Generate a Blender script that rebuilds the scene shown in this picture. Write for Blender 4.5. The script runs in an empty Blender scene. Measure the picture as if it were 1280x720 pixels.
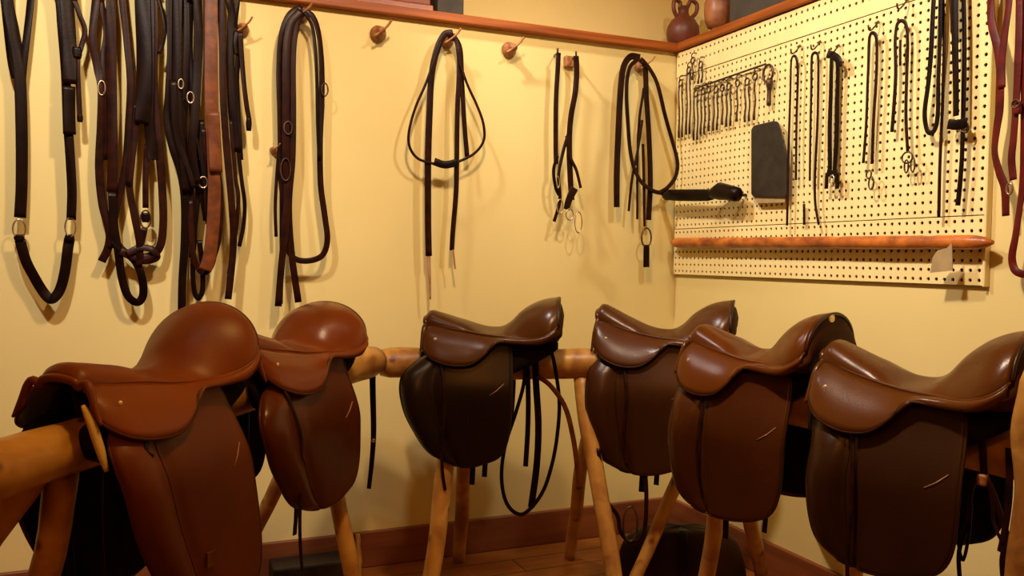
import bpy, bmesh, math, random
from mathutils import Vector, Matrix, noise
random.seed(7)
PI = math.pi
COL = bpy.context.scene.collection
SC = bpy.context.scene

# ------------------------------------------------------------------ camera
F = 1073.0
TH, PT, RL = math.radians(23.4), math.atan(36/1073), 0.0139
CAM = Vector((-2.106, -3.109, 1.15))
fw = Vector((math.sin(TH)*math.cos(PT), math.cos(TH)*math.cos(PT), -math.sin(PT)))
r0 = Vector((math.cos(TH), -math.sin(TH), 0))
u0 = r0.cross(fw)
RT = r0*math.cos(RL) + u0*math.sin(RL)
UP = -r0*math.sin(RL) + u0*math.cos(RL)

def ray(px, py):
    return fw + RT*((px-640)/F) + UP*((360-py)/F)
def onplane(px, py, p, n):
    d = ray(px, py); n = Vector(n)
    return CAM + d*((Vector(p)-CAM).dot(n)/d.dot(n))
def depth(p): return (Vector(p)-CAM).dot(fw)
def lw(px, py, off=.0): return onplane(px, py, (0, -off, 0), (0, -1, 0))     # left wall
def rw(px, py, off=.0): return onplane(px, py, (-off, 0, 0), (-1, 0, 0))     # right wall
def fl(px, py): return onplane(px, py, (0, 0, 0), (0, 0, 1))

# ------------------------------------------------------------------ materials
def newmat(name):
    m = bpy.data.materials.new(name); m.use_nodes = True
    nt = m.node_tree; b = nt.nodes['Principled BSDF']
    return m, nt, b
def N(nt, t, **k):
    n = nt.nodes.new(t)
    for a, v in k.items(): setattr(n, a, v)
    return n
def noise_mat(name, c1, c2, scale=8, rough=.5, bump=.0, bscale=60, stretch=(1,1,1), coat=0, metal=0, rrange=0, detail=5, lo=.35, hi=.65, spec=.5):
    m, nt, b = newmat(name)
    tc = N(nt, 'ShaderNodeTexCoord'); mp = N(nt, 'ShaderNodeMapping'); mp.inputs['Scale'].default_value = stretch
    nt.links.new(tc.outputs['Object'], mp.inputs['Vector'])
    ns = N(nt, 'ShaderNodeTexNoise'); ns.inputs['Scale'].default_value = scale; ns.inputs['Detail'].default_value = detail
    nt.links.new(mp.outputs[0], ns.inputs['Vector'])
    cr = N(nt, 'ShaderNodeValToRGB')
    cr.color_ramp.elements[0].position = lo; cr.color_ramp.elements[1].position = hi
    cr.color_ramp.elements[0].color = (*c1, 1); cr.color_ramp.elements[1].color = (*c2, 1)
    nt.links.new(ns.outputs['Fac'], cr.inputs[0]); nt.links.new(cr.outputs[0], b.inputs['Base Color'])
    b.inputs['Roughness'].default_value = rough; b.inputs['Metallic'].default_value = metal
    b.inputs['Coat Weight'].default_value = coat; b.inputs['Coat Roughness'].default_value = .25
    b.inputs['Specular IOR Level'].default_value = spec
    if rrange:
        mr = N(nt, 'ShaderNodeMapRange'); mr.inputs['To Min'].default_value = rough-rrange; mr.inputs['To Max'].default_value = rough+rrange
        nt.links.new(ns.outputs['Fac'], mr.inputs['Value']); nt.links.new(mr.outputs[0], b.inputs['Roughness'])
    if bump:
        n2 = N(nt, 'ShaderNodeTexNoise'); n2.inputs['Scale'].default_value = bscale; n2.inputs['Detail'].default_value = 6
        nt.links.new(mp.outputs[0], n2.inputs['Vector'])
        bp = N(nt, 'ShaderNodeBump'); bp.inputs['Strength'].default_value = bump; bp.inputs['Distance'].default_value = .01
        nt.links.new(n2.outputs['Fac'], bp.inputs['Height']); nt.links.new(bp.outputs[0], b.inputs['Normal'])
    return m

M = {}
M['plaster'] = noise_mat('cream plaster', (.72,.60,.25), (.78,.65,.28), 1.3, .75, .06, 22, spec=.25)
M['ceiling'] = noise_mat('ceiling paint', (.80,.60,.24), (.84,.64,.27), 2, .8)
M['trim'] = noise_mat('varnished trim wood', (.24,.055,.006), (.38,.10,.012), 9, .38, .1, 50, (1,1,6), .2)
M['trim_x'] = noise_mat('varnished trim wood lengthwise', (.22,.052,.006), (.40,.11,.014), 9, .45, .08, 40, (.25,.25,5), 0, spec=.3)
M['base'] = noise_mat('red-brown baseboard', (.17,.045,.012), (.25,.07,.02), 6, .5, .05, 40, (.3,.3,4))
M['rail'] = noise_mat('orange varnished rail', (.22,.045,.006), (.55,.16,.018), 22, .4, .2, 40, (1,.8,1), .3)
M['dark_metal'] = noise_mat('dark tarnished steel', (.05,.03,.018), (.12,.07,.04), 40, .4, .1, 200, metal=.7)
M['steel'] = noise_mat('worn steel', (.35,.27,.18), (.6,.48,.33), 40, .3, .05, 200, metal=.9)
M['brass'] = noise_mat('pale brass', (.8,.65,.4), (.9,.78,.55), 30, .25, metal=.6)
M['hookwood'] = noise_mat('turned hook wood', (.22,.07,.02), (.45,.19,.06), 40, .45, .2, 120)
M['black'] = noise_mat('black leather', (.008,.006,.006), (.02,.014,.012), 25, .45, .15, 160)
M['felt'] = noise_mat('black underside lining', (.006,.004,.004), (.014,.009,.007), 30, .95, .2, 200, spec=.1)
M['lining'] = noise_mat('pale panel lining', (.62,.42,.12), (.75,.55,.2), 30, .8, .2, 150)
M['tag'] = noise_mat('tan card', (.34,.24,.11), (.42,.31,.15), 20, .7)
M['pot'] = noise_mat('brown glazed pottery', (.10,.025,.012), (.18,.045,.02), 8, .45, .1, 40)
M['pot2'] = noise_mat('tan brown pottery', (.16,.05,.02), (.50,.20,.06), 9, .45, .1, 40)
M['charcoal'] = noise_mat('charcoal block', (.035,.03,.022), (.05,.042,.03), 20, .7)
M['red'] = noise_mat('dark red leather', (.065,.003,.002), (.12,.006,.004), 20, .4, .08, 120, spec=.25)
M['strap'] = noise_mat('dark brown strap leather', (.010,.0022,.0012), (.026,.005,.0022), 30, .36, .04, 150, spec=.16)
M['strapb'] = noise_mat('black brown strap leather', (.004,.0012,.0008), (.010,.0025,.0012), 30, .36, .04, 150, spec=.14)
M['strapr'] = noise_mat('chestnut strap leather', (.09,.022,.004), (.17,.045,.009), 30, .45, .05, 150, spec=.3)
M['edge'] = noise_mat('pale frayed leather', (.30,.15,.07), (.42,.24,.12), 30, .6)

def log_mat():
    m, nt, b = newmat('peeled log wood')
    tc = N(nt, 'ShaderNodeTexCoord'); mp = N(nt, 'ShaderNodeMapping'); mp.inputs['Scale'].default_value = (3,3,3)
    nt.links.new(tc.outputs['Object'], mp.inputs[0])
    n1 = N(nt, 'ShaderNodeTexNoise'); n1.inputs['Scale'].default_value = 3; n1.inputs['Detail'].default_value = 8; n1.inputs['Distortion'].default_value = .6
    nt.links.new(mp.outputs[0], n1.inputs['Vector'])
    cr = N(nt, 'ShaderNodeValToRGB'); e = cr.color_ramp.elements
    e[0].position = .3; e[0].color = (.26,.10,.02,1); e[1].position = .7; e[1].color = (.62,.36,.09,1)
    k = e.new(.5); k.color = (.48,.24,.05,1)
    nt.links.new(n1.outputs['Fac'], cr.inputs[0])
    vo = N(nt, 'ShaderNodeTexVoronoi'); vo.inputs['Scale'].default_value = 3.2
    nt.links.new(mp.outputs[0], vo.inputs['Vector'])
    cr2 = N(nt, 'ShaderNodeValToRGB'); cr2.color_ramp.elements[0].position = .06; cr2.color_ramp.elements[1].position = .16
    cr2.color_ramp.elements[0].color = (.35,.2,.1,1); cr2.color_ramp.elements[1].color = (1,1,1,1)
    nt.links.new(vo.outputs['Distance'], cr2.inputs[0])
    mx = N(nt, 'ShaderNodeMix', data_type='RGBA', blend_type='MULTIPLY'); mx.inputs[0].default_value = 1
    nt.links.new(cr.outputs[0], mx.inputs[6]); nt.links.new(cr2.outputs[0], mx.inputs[7])
    nt.links.new(mx.outputs[2], b.inputs['Base Color'])
    b.inputs['Roughness'].default_value = .38
    bp = N(nt, 'ShaderNodeBump'); bp.inputs['Strength'].default_value = .35; bp.inputs['Distance'].default_value = .012
    nt.links.new(n1.outputs['Fac'], bp.inputs['Height']); nt.links.new(bp.outputs[0], b.inputs['Normal'])
    return m
M['log'] = log_mat()

def floor_mat():
    m, nt, b = newmat('worn floorboards')
    tc = N(nt, 'ShaderNodeTexCoord')
    br = N(nt, 'ShaderNodeTexBrick'); br.inputs['Scale'].default_value = 1
    br.inputs['Brick Width'].default_value = 1.6; br.inputs['Row Height'].default_value = .13; br.inputs['Mortar Size'].default_value = .003
    br.inputs['Color1'].default_value = (.36,.13,.018,1); br.inputs['Color2'].default_value = (.27,.095,.013,1); br.inputs['Mortar'].default_value = (.03,.012,.005,1)
    nt.links.new(tc.outputs['Object'], br.inputs['Vector'])
    mp = N(nt, 'ShaderNodeMapping'); mp.inputs['Scale'].default_value = (1,14,1)
    nt.links.new(tc.outputs['Object'], mp.inputs[0])
    n1 = N(nt, 'ShaderNodeTexNoise'); n1.inputs['Scale'].default_value = 5; n1.inputs['Detail'].default_value = 8
    nt.links.new(mp.outputs[0], n1.inputs['Vector'])
    cr = N(nt, 'ShaderNodeValToRGB'); cr.color_ramp.elements[0].color = (.5,.45,.4,1); cr.color_ramp.elements[1].color = (1.25,1.2,1.1,1)
    nt.links.new(n1.outputs['Fac'], cr.inputs[0])
    mx = N(nt, 'ShaderNodeMix', data_type='RGBA', blend_type='MULTIPLY'); mx.inputs[0].default_value = 1
    nt.links.new(br.outputs['Color'], mx.inputs[6]); nt.links.new(cr.outputs[0], mx.inputs[7])
    nt.links.new(mx.outputs[2], b.inputs['Base Color']); b.inputs['Roughness'].default_value = .5
    return m
M['floor'] = floor_mat()
M['board'] = noise_mat('painted hardboard', (.84,.70,.32), (.90,.76,.37), 5, .6, .05, 60)
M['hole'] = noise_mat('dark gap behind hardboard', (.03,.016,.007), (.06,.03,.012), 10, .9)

# ------------------------------------------------------------------ object helpers
def tag(o, label=None, cat=None, group=None, kind=None):
    if label: o['label'] = label
    if cat: o['category'] = cat
    if group: o['group'] = group
    if kind: o['kind'] = kind
    return o
def thing(name, label, cat, loc=(0,0,0), rz=0, group=None):
    o = bpy.data.objects.new(name, None); COL.objects.link(o)
    o.location = loc; o.rotation_euler = (0,0,rz); o.empty_display_size = .05
    return tag(o, label, cat, group)
def obj(name, bm, mat, parent=None, smooth=True, world=False, label=None):
    bmesh.ops.recalc_face_normals(bm, faces=bm.faces)
    if world and parent is not None:       # verts are given in world space: bring into the parent's frame
        pm = Matrix.LocRotScale(parent.location, parent.rotation_euler, None)
        bm.transform(pm.inverted())
    me = bpy.data.meshes.new(name); bm.to_mesh(me); bm.free()
    if smooth:
        for p in me.polygons: p.use_smooth = True
    o = bpy.data.objects.new(name, me); COL.objects.link(o)
    for mm in (mat if isinstance(mat, (list, tuple)) else [mat]): me.materials.append(mm)
    if parent is not None: o.parent = parent
    if label: o['label'] = label
    return o
def bevel(o, w=.003, seg=2):
    b = o.modifiers.new('bevel', 'BEVEL'); b.width = w; b.segments = seg; b.limit_method = 'ANGLE'; return o
def solidify(o, t, off=0):
    s = o.modifiers.new('thick', 'SOLIDIFY'); s.thickness = t; s.offset = off; return o
def subsurf(o, n=1):
    s = o.modifiers.new('sub', 'SUBSURF'); s.levels = n; s.render_levels = n; return o
def box(bm, lo, hi, mi=0):
    x0,y0,z0 = lo; x1,y1,z1 = hi
    v = [bm.verts.new(p) for p in ((x0,y0,z0),(x1,y0,z0),(x1,y1,z0),(x0,y1,z0),(x0,y0,z1),(x1,y0,z1),(x1,y1,z1),(x0,y1,z1))]
    for q in ((0,3,2,1),(4,5,6,7),(0,1,5,4),(1,2,6,5),(2,3,7,6),(3,0,4,7)):
        f = bm.faces.new([v[i] for i in q]); f.material_index = mi
    return v
def interp(keys, t):
    """keys: [(t, (a,b,..))] smooth hermite"""
    n = len(keys)
    if t <= keys[0][0]: return Vector(keys[0][1])
    if t >= keys[-1][0]: return Vector(keys[-1][1])
    i = 0
    while keys[i+1][0] < t: i += 1
    def tan(j):
        a, b = max(j-1,0), min(j+1,n-1)
        return (Vector(keys[b][1])-Vector(keys[a][1]))/(keys[b][0]-keys[a][0])
    h = keys[i+1][0]-keys[i][0]; s = (t-keys[i][0])/h
    p0, p1 = Vector(keys[i][1]), Vector(keys[i+1][1])
    return p0*(2*s**3-3*s*s+1) + tan(i)*h*(s**3-2*s*s+s) + p1*(-2*s**3+3*s*s) + tan(i+1)*h*(s**3-s*s)
def smooth_path(pts, step=None, sub=8):
    pts = [Vector(p) for p in pts]
    if len(pts) == 2: 
        return [pts[0].lerp(pts[1], i/sub) for i in range(sub+1)]
    # chord-length parameterised
    ts = [0]
    for a, b in zip(pts, pts[1:]): ts.append(ts[-1]+max((b-a).length, 1e-6)**.5)
    keys = list(zip(ts, [tuple(p) for p in pts])); out = []
    for i in range(len(pts)-1):
        for k in range(sub): out.append(interp(keys, ts[i]+(ts[i+1]-ts[i])*k/sub))
    out.append(pts[-1]); return out
def tube(bm, pts, r, sides=8, cap=True, flat=None, up=None):
    """pts list of Vector, r number or list; flat = (a,b) multipliers in the frame"""
    pts = [Vector(p) for p in pts]; n = len(pts); rings = []
    ref = Vector(up) if up else Vector((0,0,1))
    prev = None
    for i, p in enumerate(pts):
        t = (pts[min(i+1,n-1)]-pts[max(i-1,0)]).normalized()
        if prev is None:
            a = t.cross(ref)
            if a.length < .1: a = t.cross(Vector((1,0,0)))
            a.normalize()
        else:
            a = (prev - t*prev.dot(t)); a.normalize()
        prev = a; b = t.cross(a)
        rr = r[i] if isinstance(r, (list,tuple)) else r
        fa, fb = flat or (1,1)
        rings.append([bm.verts.new(p + a*math.cos(2*PI*k/sides)*rr*fa + b*math.sin(2*PI*k/sides)*rr*fb) for k in range(sides)])
    for i in range(n-1):
        for k in range(sides):
            bm.faces.new((rings[i][k], rings[i][(k+1)%sides], rings[i+1][(k+1)%sides], rings[i+1][k]))
    if cap:
        bm.faces.new(rings[0][::-1]); bm.faces.new(rings[-1])
    return rings
def torus(bm, c, n, R, r, seg=20, sides=8, sx=1, sz=1, upv=(0,0,1)):
    c = Vector(c); n = Vector(n).normalized(); a = n.cross(Vector(upv)).normalized(); b = n.cross(a)
    ring = []
    for i in range(seg):
        t = 2*PI*i/seg; d = a*math.cos(t)*sx + b*math.sin(t)*sz; p = c + d*R; dn = d.normalized()
        ring.append([bm.verts.new(p + dn*math.cos(2*PI*k/sides)*r + n*math.sin(2*PI*k/sides)*r) for k in range(sides)])
    for i in range(seg):
        for k in range(sides):
            bm.faces.new((ring[i][k], ring[i][(k+1)%sides], ring[(i+1)%seg][(k+1)%sides], ring[(i+1)%seg][k]))
def ribbon(bm, pts, widths, normal, t=.0035, twist=0.0, seed=0, wob=.0):
    """flat strap with a rounded-rectangle section; width lies across the path, thickness along the normal"""
    n = len(pts); Nn = Vector(normal).normalized(); rings = []; lastt = None
    for i, p in enumerate(pts):
        tg = (pts[min(i+1,n-1)]-pts[max(i-1,0)]); 
        tg = tg.normalized() if tg.length > 1e-7 else lastt
        lastt = tg
        s = tg.cross(Nn).normalized(); nn = s.cross(tg).normalized()
        if twist:
            a = twist*noise.noise(Vector((i*.06, seed*3.1, .5)))*1.6
            s, nn = s*math.cos(a)+nn*math.sin(a), nn*math.cos(a)-s*math.sin(a)
        w = (widths[i] if isinstance(widths, list) else widths)/2
        q = p + Nn*wob*noise.noise(Vector((i*.08, seed*1.7, 3)))
        h = t/2; e = min(h*.9, w*.5)
        prof = ((-w,-h+e*.5),(-w+e,-h),(w-e,-h),(w,-h+e*.5),(w,h-e*.5),(w-e,h),(0,h*1.25),(-w+e,h),(-w,h-e*.5))
        rings.append([bm.verts.new(q + s*x + nn*z) for x, z in prof])
    m = len(rings[0])
    for i in range(n-1):
        for k in range(m):
            bm.faces.new((rings[i][k], rings[i][(k+1)%m], rings[i+1][(k+1)%m], rings[i+1][k]))
    bm.faces.new(rings[0][::-1]); bm.faces.new(rings[-1])
SEED = [0]
def strap(name, parent, pts, wpx, surf, off, mat='strap', normal=(0,-1,0), twist=.35, wpx2=None, t=.0035, label=None, wob=.006):
    """a strap hanging in front of a wall; pts are sight directions, surf puts them on the plane where the strap hangs"""
    SEED[0] += 1
    p2 = smooth_path([Vector((a,b,0)) for a, b in pts], sub=7)
    P = [surf(p.x, p.y, off) for p in p2]; n = len(P)
    W = []; a0 = pts[0][0]
    for i, q in enumerate(P):
        w = wpx if wpx2 is None else wpx + (wpx2-wpx)*i/(n-1)
        W.append(w*(1.22 if surf is lw and a0 < 345 else 1.05)*depth(q)/F)
    bm = bmesh.new(); ribbon(bm, P, W, normal, t, twist, SEED[0], wob)
    return obj(name, bm, M[mat] if isinstance(mat, str) else mat, parent, world=True, label=label)
def buckle(name, parent, px, py, rx, ry, surf, off, mat='steel', normal=(0,-1,0), r=.0030):
    p = surf(px, py, off); k = depth(p)/F
    bm = bmesh.new(); torus(bm, p, normal, 1.0*k, r, 16, 6, rx, ry)
    return obj(name, bm, M[mat], parent, world=True)
def keeper(name, parent, px, py, w, h, surf, off, mat='strap', normal=(0,-1,0), th=.010):
    p = surf(px, py, off); k = depth(p)/F
    Nn = Vector(normal); S = Nn.cross(Vector((0,0,1)))
    bm = bmesh.new()
    pts = [p+Vector((0,0,(h/2-h*i/5)*k)) for i in range(6)]
    wl = [w*k*(.8+.2*math.sin(PI*i/5)) for i in range(6)]
    ribbon(bm, pts, wl, normal, th)
    return obj(name, bm, M[mat], parent, world=True)
def lathe(bm, prof, c, seg=28, sq=(1,1)):
    rings = []
    for r, z in prof:
        rings.append([bm.verts.new((c[0]+r*sq[0]*math.cos(2*PI*k/seg), c[1]+r*sq[1]*math.sin(2*PI*k/seg), c[2]+z)) for k in range(seg)])
    for i in range(len(rings)-1):
        for k in range(seg):
            bm.faces.new((rings[i][k], rings[i][(k+1)%seg], rings[i+1][(k+1)%seg], rings[i+1][k]))
    bm.faces.new(rings[0][::-1]); bm.faces.new(rings[-1])

# ------------------------------------------------------------------ room
LEDGE = 2.035; TOP = 2.85
XL, YN = -4.2, -4.6
def struct(name, bm, mat, smooth=False):
    o = obj(name, bm, mat, smooth=smooth); o['kind'] = 'structure'; return o
bm = bmesh.new(); box(bm, (XL,YN,-.08), (.4,.4,0)); struct('floor', bm, M['floor'])
bm = bmesh.new(); box(bm, (XL,YN,TOP), (.4,.4,TOP+.08)); struct('ceiling', bm, M['ceiling'])
bm = bmesh.new(); box(bm, (XL,0,0), (.4,.4,LEDGE)); box(bm, (XL,.20,LEDGE), (.4,.4,TOP)); struct('wall_back', bm, M['plaster'])
bm = bmesh.new(); box(bm, (0,YN,0), (.4,0,LEDGE)); box(bm, (.20,YN,LEDGE), (.4,.20,TOP)); struct('wall_right', bm, M['plaster'])
def trim(name, lo, hi, mat, bw=.006):
    bm = bmesh.new(); box(bm, lo, hi); o = struct(name, bm, mat); bevel(o, bw, 3); return o
trim('trim_1', (XL,-.035,LEDGE), (.20,.20,LEDGE+.034), M['trim_x'])
trim('trim_2', (-.035,YN,LEDGE+.0005), (.20,-.035,LEDGE+.0345), M['trim_x'])
trim('baseboard_back', (XL,-.018,0), (0,0,.135), M['base'])
trim('baseboard_right', (-.018,YN,0), (0,-.018,.135), M['base'])

# ------------------------------------------------------------------ pegboard: perforated hardboard with real holes
def pegboard(name, label, y0, y1, z0, z1, x=-.014, strip=0.0, band=0.0):
    S = .0268; t = .004; r = .0056
    root = thing(name, label, 'pegboard', (0, (y0+y1)/2, z0))
    bm = bmesh.new()
    zbot = z0; z0 = z0+band
    ny = max(1, int((y1-y0)/S)); nz = max(1, int((z1-z0-strip)/S))
    Sy = (y1-y0)/ny; zt = z1-strip; Sz = (zt-z0)/nz
    vc = {}
    def V(y, z, xx):
        k = (round(y,5), round(z,5), round(xx,5))
        if k not in vc: vc[k] = bm.verts.new((xx, y, z))
        return vc[k]
    for i in range(ny):
        for j in range(nz):
            a, b = y0+i*Sy, y0+(i+1)*Sy; c, d = z0+j*Sz, z0+(j+1)*Sz; my, mz = (a+b)/2, (c+d)/2
            cs = [V(a,c,x), V(b,c,x), V(b,d,x), V(a,d,x)]
            ring = [bm.verts.new((x, my+r*math.cos(-3*PI/4+k*PI/4), mz+r*math.sin(-3*PI/4+k*PI/4))) for k in range(8)]
            back = [bm.verts.new((x+t, v.co.y, v.co.z)) for v in ring]
            for q in range(4):
                A, B = cs[q], cs[(q+1)%4]; k0, k1, k2 = 2*q, 2*q+1, (2*q+2)%8
                bm.faces.new((A, B, ring[k2], ring[k1], ring[k0]))
            for k in range(8): bm.faces.new((ring[k], ring[(k+1)%8], back[(k+1)%8], back[k]))
    if strip:
        bm.faces.new((V(y0,zt,x), V(y1,zt,x), V(y1,z1,x), V(y0,z1,x)))
    if band: bm.faces.new([bm.verts.new(p) for p in ((x,y0,zbot),(x,y1,zbot),(x,y1,z0),(x,y0,z0))])
    z0 = zbot
    # rim of the sheet
    for (ya,za,yb,zb) in ((y0,z0,y1,z0),(y1,z0,y1,z1),(y1,z1,y0,z1),(y0,z1,y0,z0)):
        f = bm.faces.new([bm.verts.new(p) for p in ((x,ya,za),(x,yb,zb),(x+t,yb,zb),(x+t,ya,za))])
    o = obj('perforated_sheet', bm, M['board'], root, smooth=False, world=True)
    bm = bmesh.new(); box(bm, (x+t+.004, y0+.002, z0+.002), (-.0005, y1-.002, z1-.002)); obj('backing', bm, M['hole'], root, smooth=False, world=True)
    return root
PB0 = rw(1229, 357, .014)
PY0, PY1 = PB0.y, -.012
zb = PB0.z; zj = rw(1171, 272, .014).z; zu = rw(960, 60, .014).z
pegboard('pegboard', 'large cream pegboard panel with leather loops hung over it', PY0, PY1, zj+.003, zu-.002)
pegboard('pegboard', 'low cream pegboard strip with the orange wooden rail across it', PY0, PY1, zb, zj)
pegboard('pegboard', 'narrow cream pegboard strip right under the wooden ledge', PY0, PY1, zu, LEDGE-.004, x=-.018, band=.030)
bm = bmesh.new(); box(bm, (-.022, PY0-.009, zb-.004), (-.0005, PY0-.0005, LEDGE-.002)); bevel(tag(obj('edge_strip', bm, M['board'], smooth=False), 'upright pale wooden strip closing the right edge of the pegboard', 'trim'), .003)
# wooden rail across it
bm = bmesh.new()
a = rw(840, 303.5, .045); b = rw(1241, 303, .045); pts = []
n = 60; rr = []
for i in range(n+1):
    p = a.lerp(b, i/n); pts.append(p)
    q = .0205*(1+.05*noise.noise(Vector((i*.25,0,0))))
    if i > n-3: q *= (.93,.75,.3)[i-(n-2)] if i-(n-2) < 3 else .3
    if i in (n-8, n-22, n-40, n-47, 12): q *= .90
    rr.append(q)
rr[0] = .008; rr[1] = .018
tube(bm, pts, rr, 20)
railo = thing('wooden_rail', 'orange varnished round wooden rail across the lower pegboard', 'rail', a.lerp(b,.5))
obj('rod', bm, M['rail'], railo, world=True)
for t in (.06,.35,.65,.9):
    bm = bmesh.new(); p = a.lerp(b,t); box(bm, (p.x, p.y-.012, p.z-.012), (-.012, p.y+.012, p.z+.012)); obj('bracket', bm, M['trim'], railo, smooth=False, world=True)
# tan card tucked under the rail
bm = bmesh.new()
pp = [rw(*q, .075) for q in ((1163,341),(1166,322),(1172,313),(1184,310),(1190,303),(1191,338))]
vs = [bm.verts.new(p) for p in pp]; bm.faces.new(vs)
o = tag(obj('card', bm, M['tag'], smooth=False), 'small tan card tucked behind the wooden rail near its right end', 'card'); solidify(o, .002)

# ------------------------------------------------------------------ logs and racks
def log(bm, a, b, ra, rb, sides=20, seed=0, seg=24, bend=.01, over=0, lump=.10):
    a, b = Vector(a), Vector(b); d = (b-a); s = d.cross(Vector((0,0,1))); s = s.normalized() if s.length > .01 else Vector((1,0,0)); w = s.cross(d.normalized())
    pts, rings = [], []
    for i in range(seg+1):
        t = i/seg
        c = a.lerp(b,t) + s*bend*noise.noise(Vector((t*2.5,seed,0)))*math.sin(PI*t)*2 + w*bend*noise.noise(Vector((t*2.5,seed,7)))*math.sin(PI*t)*2
        r = ra+(rb-ra)*t
        if i == 0 or i == seg: r *= .86
        ring = []
        for k in range(sides):
            an = 2*PI*k/sides; dr = s*math.cos(an)+w*math.sin(an)
            q = r*(1+lump*noise.noise(Vector((math.cos(an)*1.1, math.sin(an)*1.1, t*d.length*7+seed*9))))
            ring.append(bm.verts.new(c+dr*q))
        rings.append(ring)
    for i in range(seg):
        for k in range(sides): bm.faces.new((rings[i][k], rings[i][(k+1)%sides], rings[i+1][(k+1)%sides], rings[i+1][k]))
    bm.faces.new(rings[0][::-1]); bm.faces.new(rings[-1])
def rack(label, A, B, r, legs, seed):
    root = thing('saddle_rack', label, 'saddle rack', ((A[0]+B[0])/2, (A[1]+B[1])/2, 0))
    bm = bmesh.new(); log(bm, A, B, r, r*.97, seed=seed, seg=40, lump=.09); o = obj('rail', bm, M['log'], root, world=True)
    for i, (t, foot, lr) in enumerate(legs):
        top = Vector(A).lerp(Vector(B), t) - Vector((0,0,r*.35)); foot = Vector((foot[0], foot[1], 0))
        top = top + (foot-top).normalized()*.0
        bm = bmesh.new(); log(bm, top, foot, lr*1.1, lr*.95, sides=14, seed=seed*5+i, seg=16, bend=.012)
        obj('leg', bm, M['log'], root, world=True)
    return root
R1A, R1B = Vector((-2.60,-1.645,.765)), Vector((-1.40,-.352,.812))
R2A, R2B = Vector((-1.372,-.321,.800)), Vector((-.20,-.829,.800))
d3 = Vector((math.sin(math.radians(10)), -math.cos(math.radians(10)), -.042)).normalized()
R3O = Vector((-.625,-1.461,.80))
R3A, R3B = R3O - d3*.36, R3O + d3*.80
def F2(px, py): 
    p = fl(px, py); return (p.x, p.y)
rack('rough peeled log saddle rack at left holding the two red-brown saddles', R1A, R1B, .054, [(.30, F2(-12,1040), .028), (.27, (-2.75,-.95), .028), (.80, F2(462,850), .023), (.83, (-1.85,-.12), .023)], 1)
rack('log saddle rack along the back wall under the nearly black saddle', R2A, R2B, .050, [(.20, F2(528,800), .028), (.24, F2(573,702), .026), (.52, F2(782,812), .026), (.56, F2(712,698), .024), (.90, F2(778,760), .022)], 2)
rack('log saddle rack along the right wall under the front saddles', R3A, R3B, .049, [(.14, F2(868,800), .024), (.12, F2(955,735), .024), (.52, F2(1018,860), .022), (.48, F2(1012,700), .018), (.97, (-.22,-2.15), .02)], 3)

# ------------------------------------------------------------------ saddles
def leather(name, c, rough=.32, dark=.55, spec=.30):
    return noise_mat(name, tuple(x*dark for x in c), c, 3.5, rough-.03, .05, 260, coat=0, rrange=.04, lo=.3, hi=.7, spec=spec)
EK = [(0,(.012,.048,.150)),(.12,(.040,.056,.146)),(.28,(.11,.070,.122)),(.45,(.20,.086,.104)),(.6,(.285,.100,.098)),(.74,(.345,.122,.100)),(.86,(.390,.144,.114)),(.94,(.420,.146,.131)),(1,(.440,.134,.152))]
CK = [(0,(.006,.180)),(.05,(.022,.199)),(.14,(.056,.186)),(.28,(.125,.152)),(.42,(.195,.126)),(.54,(.255,.122)),(.64,(.292,.142)),(.74,(.326,.182)),(.84,(.366,.216)),(.92,(.405,.236)),(1,(.446,.245))]
SK = [(0,(.004,.080,.100)),(.1,(.014,.114,.066)),(.22,(.050,.143,.032)),(.36,(.112,.157,.012)),(.47,(.172,.157,.018)),(.56,(.215,.148,.050)),(.64,(.245,.138,.086)),(.74,(.310,.136,.086)),(.86,(.382,.152,.092)),(1,(.434,.141,.116))]
ADJ = [0.0, 0.0]     # pommel and cantle height of the saddle being built
def adj(u):
    a = max(0,1-u/.40); b = max(0,(u-.6)/.4)
    return ADJ[0]*a*a*(3-2*a) + ADJ[1]*b*b*(3-2*b)
def E(u, s=1):
    e = interp(EK, u); return Vector((e[0], e[1]*s, e[2]+adj(u)*.7))
def seatpt(u, v):
    c = interp(CK, u); e = interp(EK, u); a = abs(v)
    p = 2.0 if u < .3 else 2.0+(u-.3)*1.0
    g = a**p
    tt = min(1,max(0,(u-.62)/.38)); tt = tt*tt*(3-2*tt); g = g*(1-tt) + (1-math.sqrt(max(0,1-a*a)))*tt
    L = c[0] + (e[0]-c[0])*a*a
    H = c[1] + (e[2]-c[1])*g
    if .30 < u < .68: H -= .006*math.sin(PI*(u-.30)/.38)*math.sin(PI*min(a*1.0,1))     # dished seat
    H += adj(u)*(1-.3*g)
    w = e[1]*math.sin(a*PI/2)**(1.0) if u < .3 else e[1]*(a if u > .5 else a+(math.sin(a*PI/2)-a)*(.5-u)/.2)
    return Vector((L, w*(1 if v >= 0 else -1), H))
def grid(bm, fn, nu, nv, mi=0):
    g = [[bm.verts.new(fn(i/nu, j/nv)) for j in range(nv+1)] for i in range(nu+1)]
    for i in range(nu):
        for j in range(nv):
            f = bm.faces.new((g[i][j], g[i+1][j], g[i+1][j+1], g[i][j+1])); f.material_index = mi
    return g
def wflap(L, H):        # how far the flap stands off the centre plane
    x = min(1,max(0,(.10-H)/.20)); return .106 + .050*x*x*(3-2*x) - .0 
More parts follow.
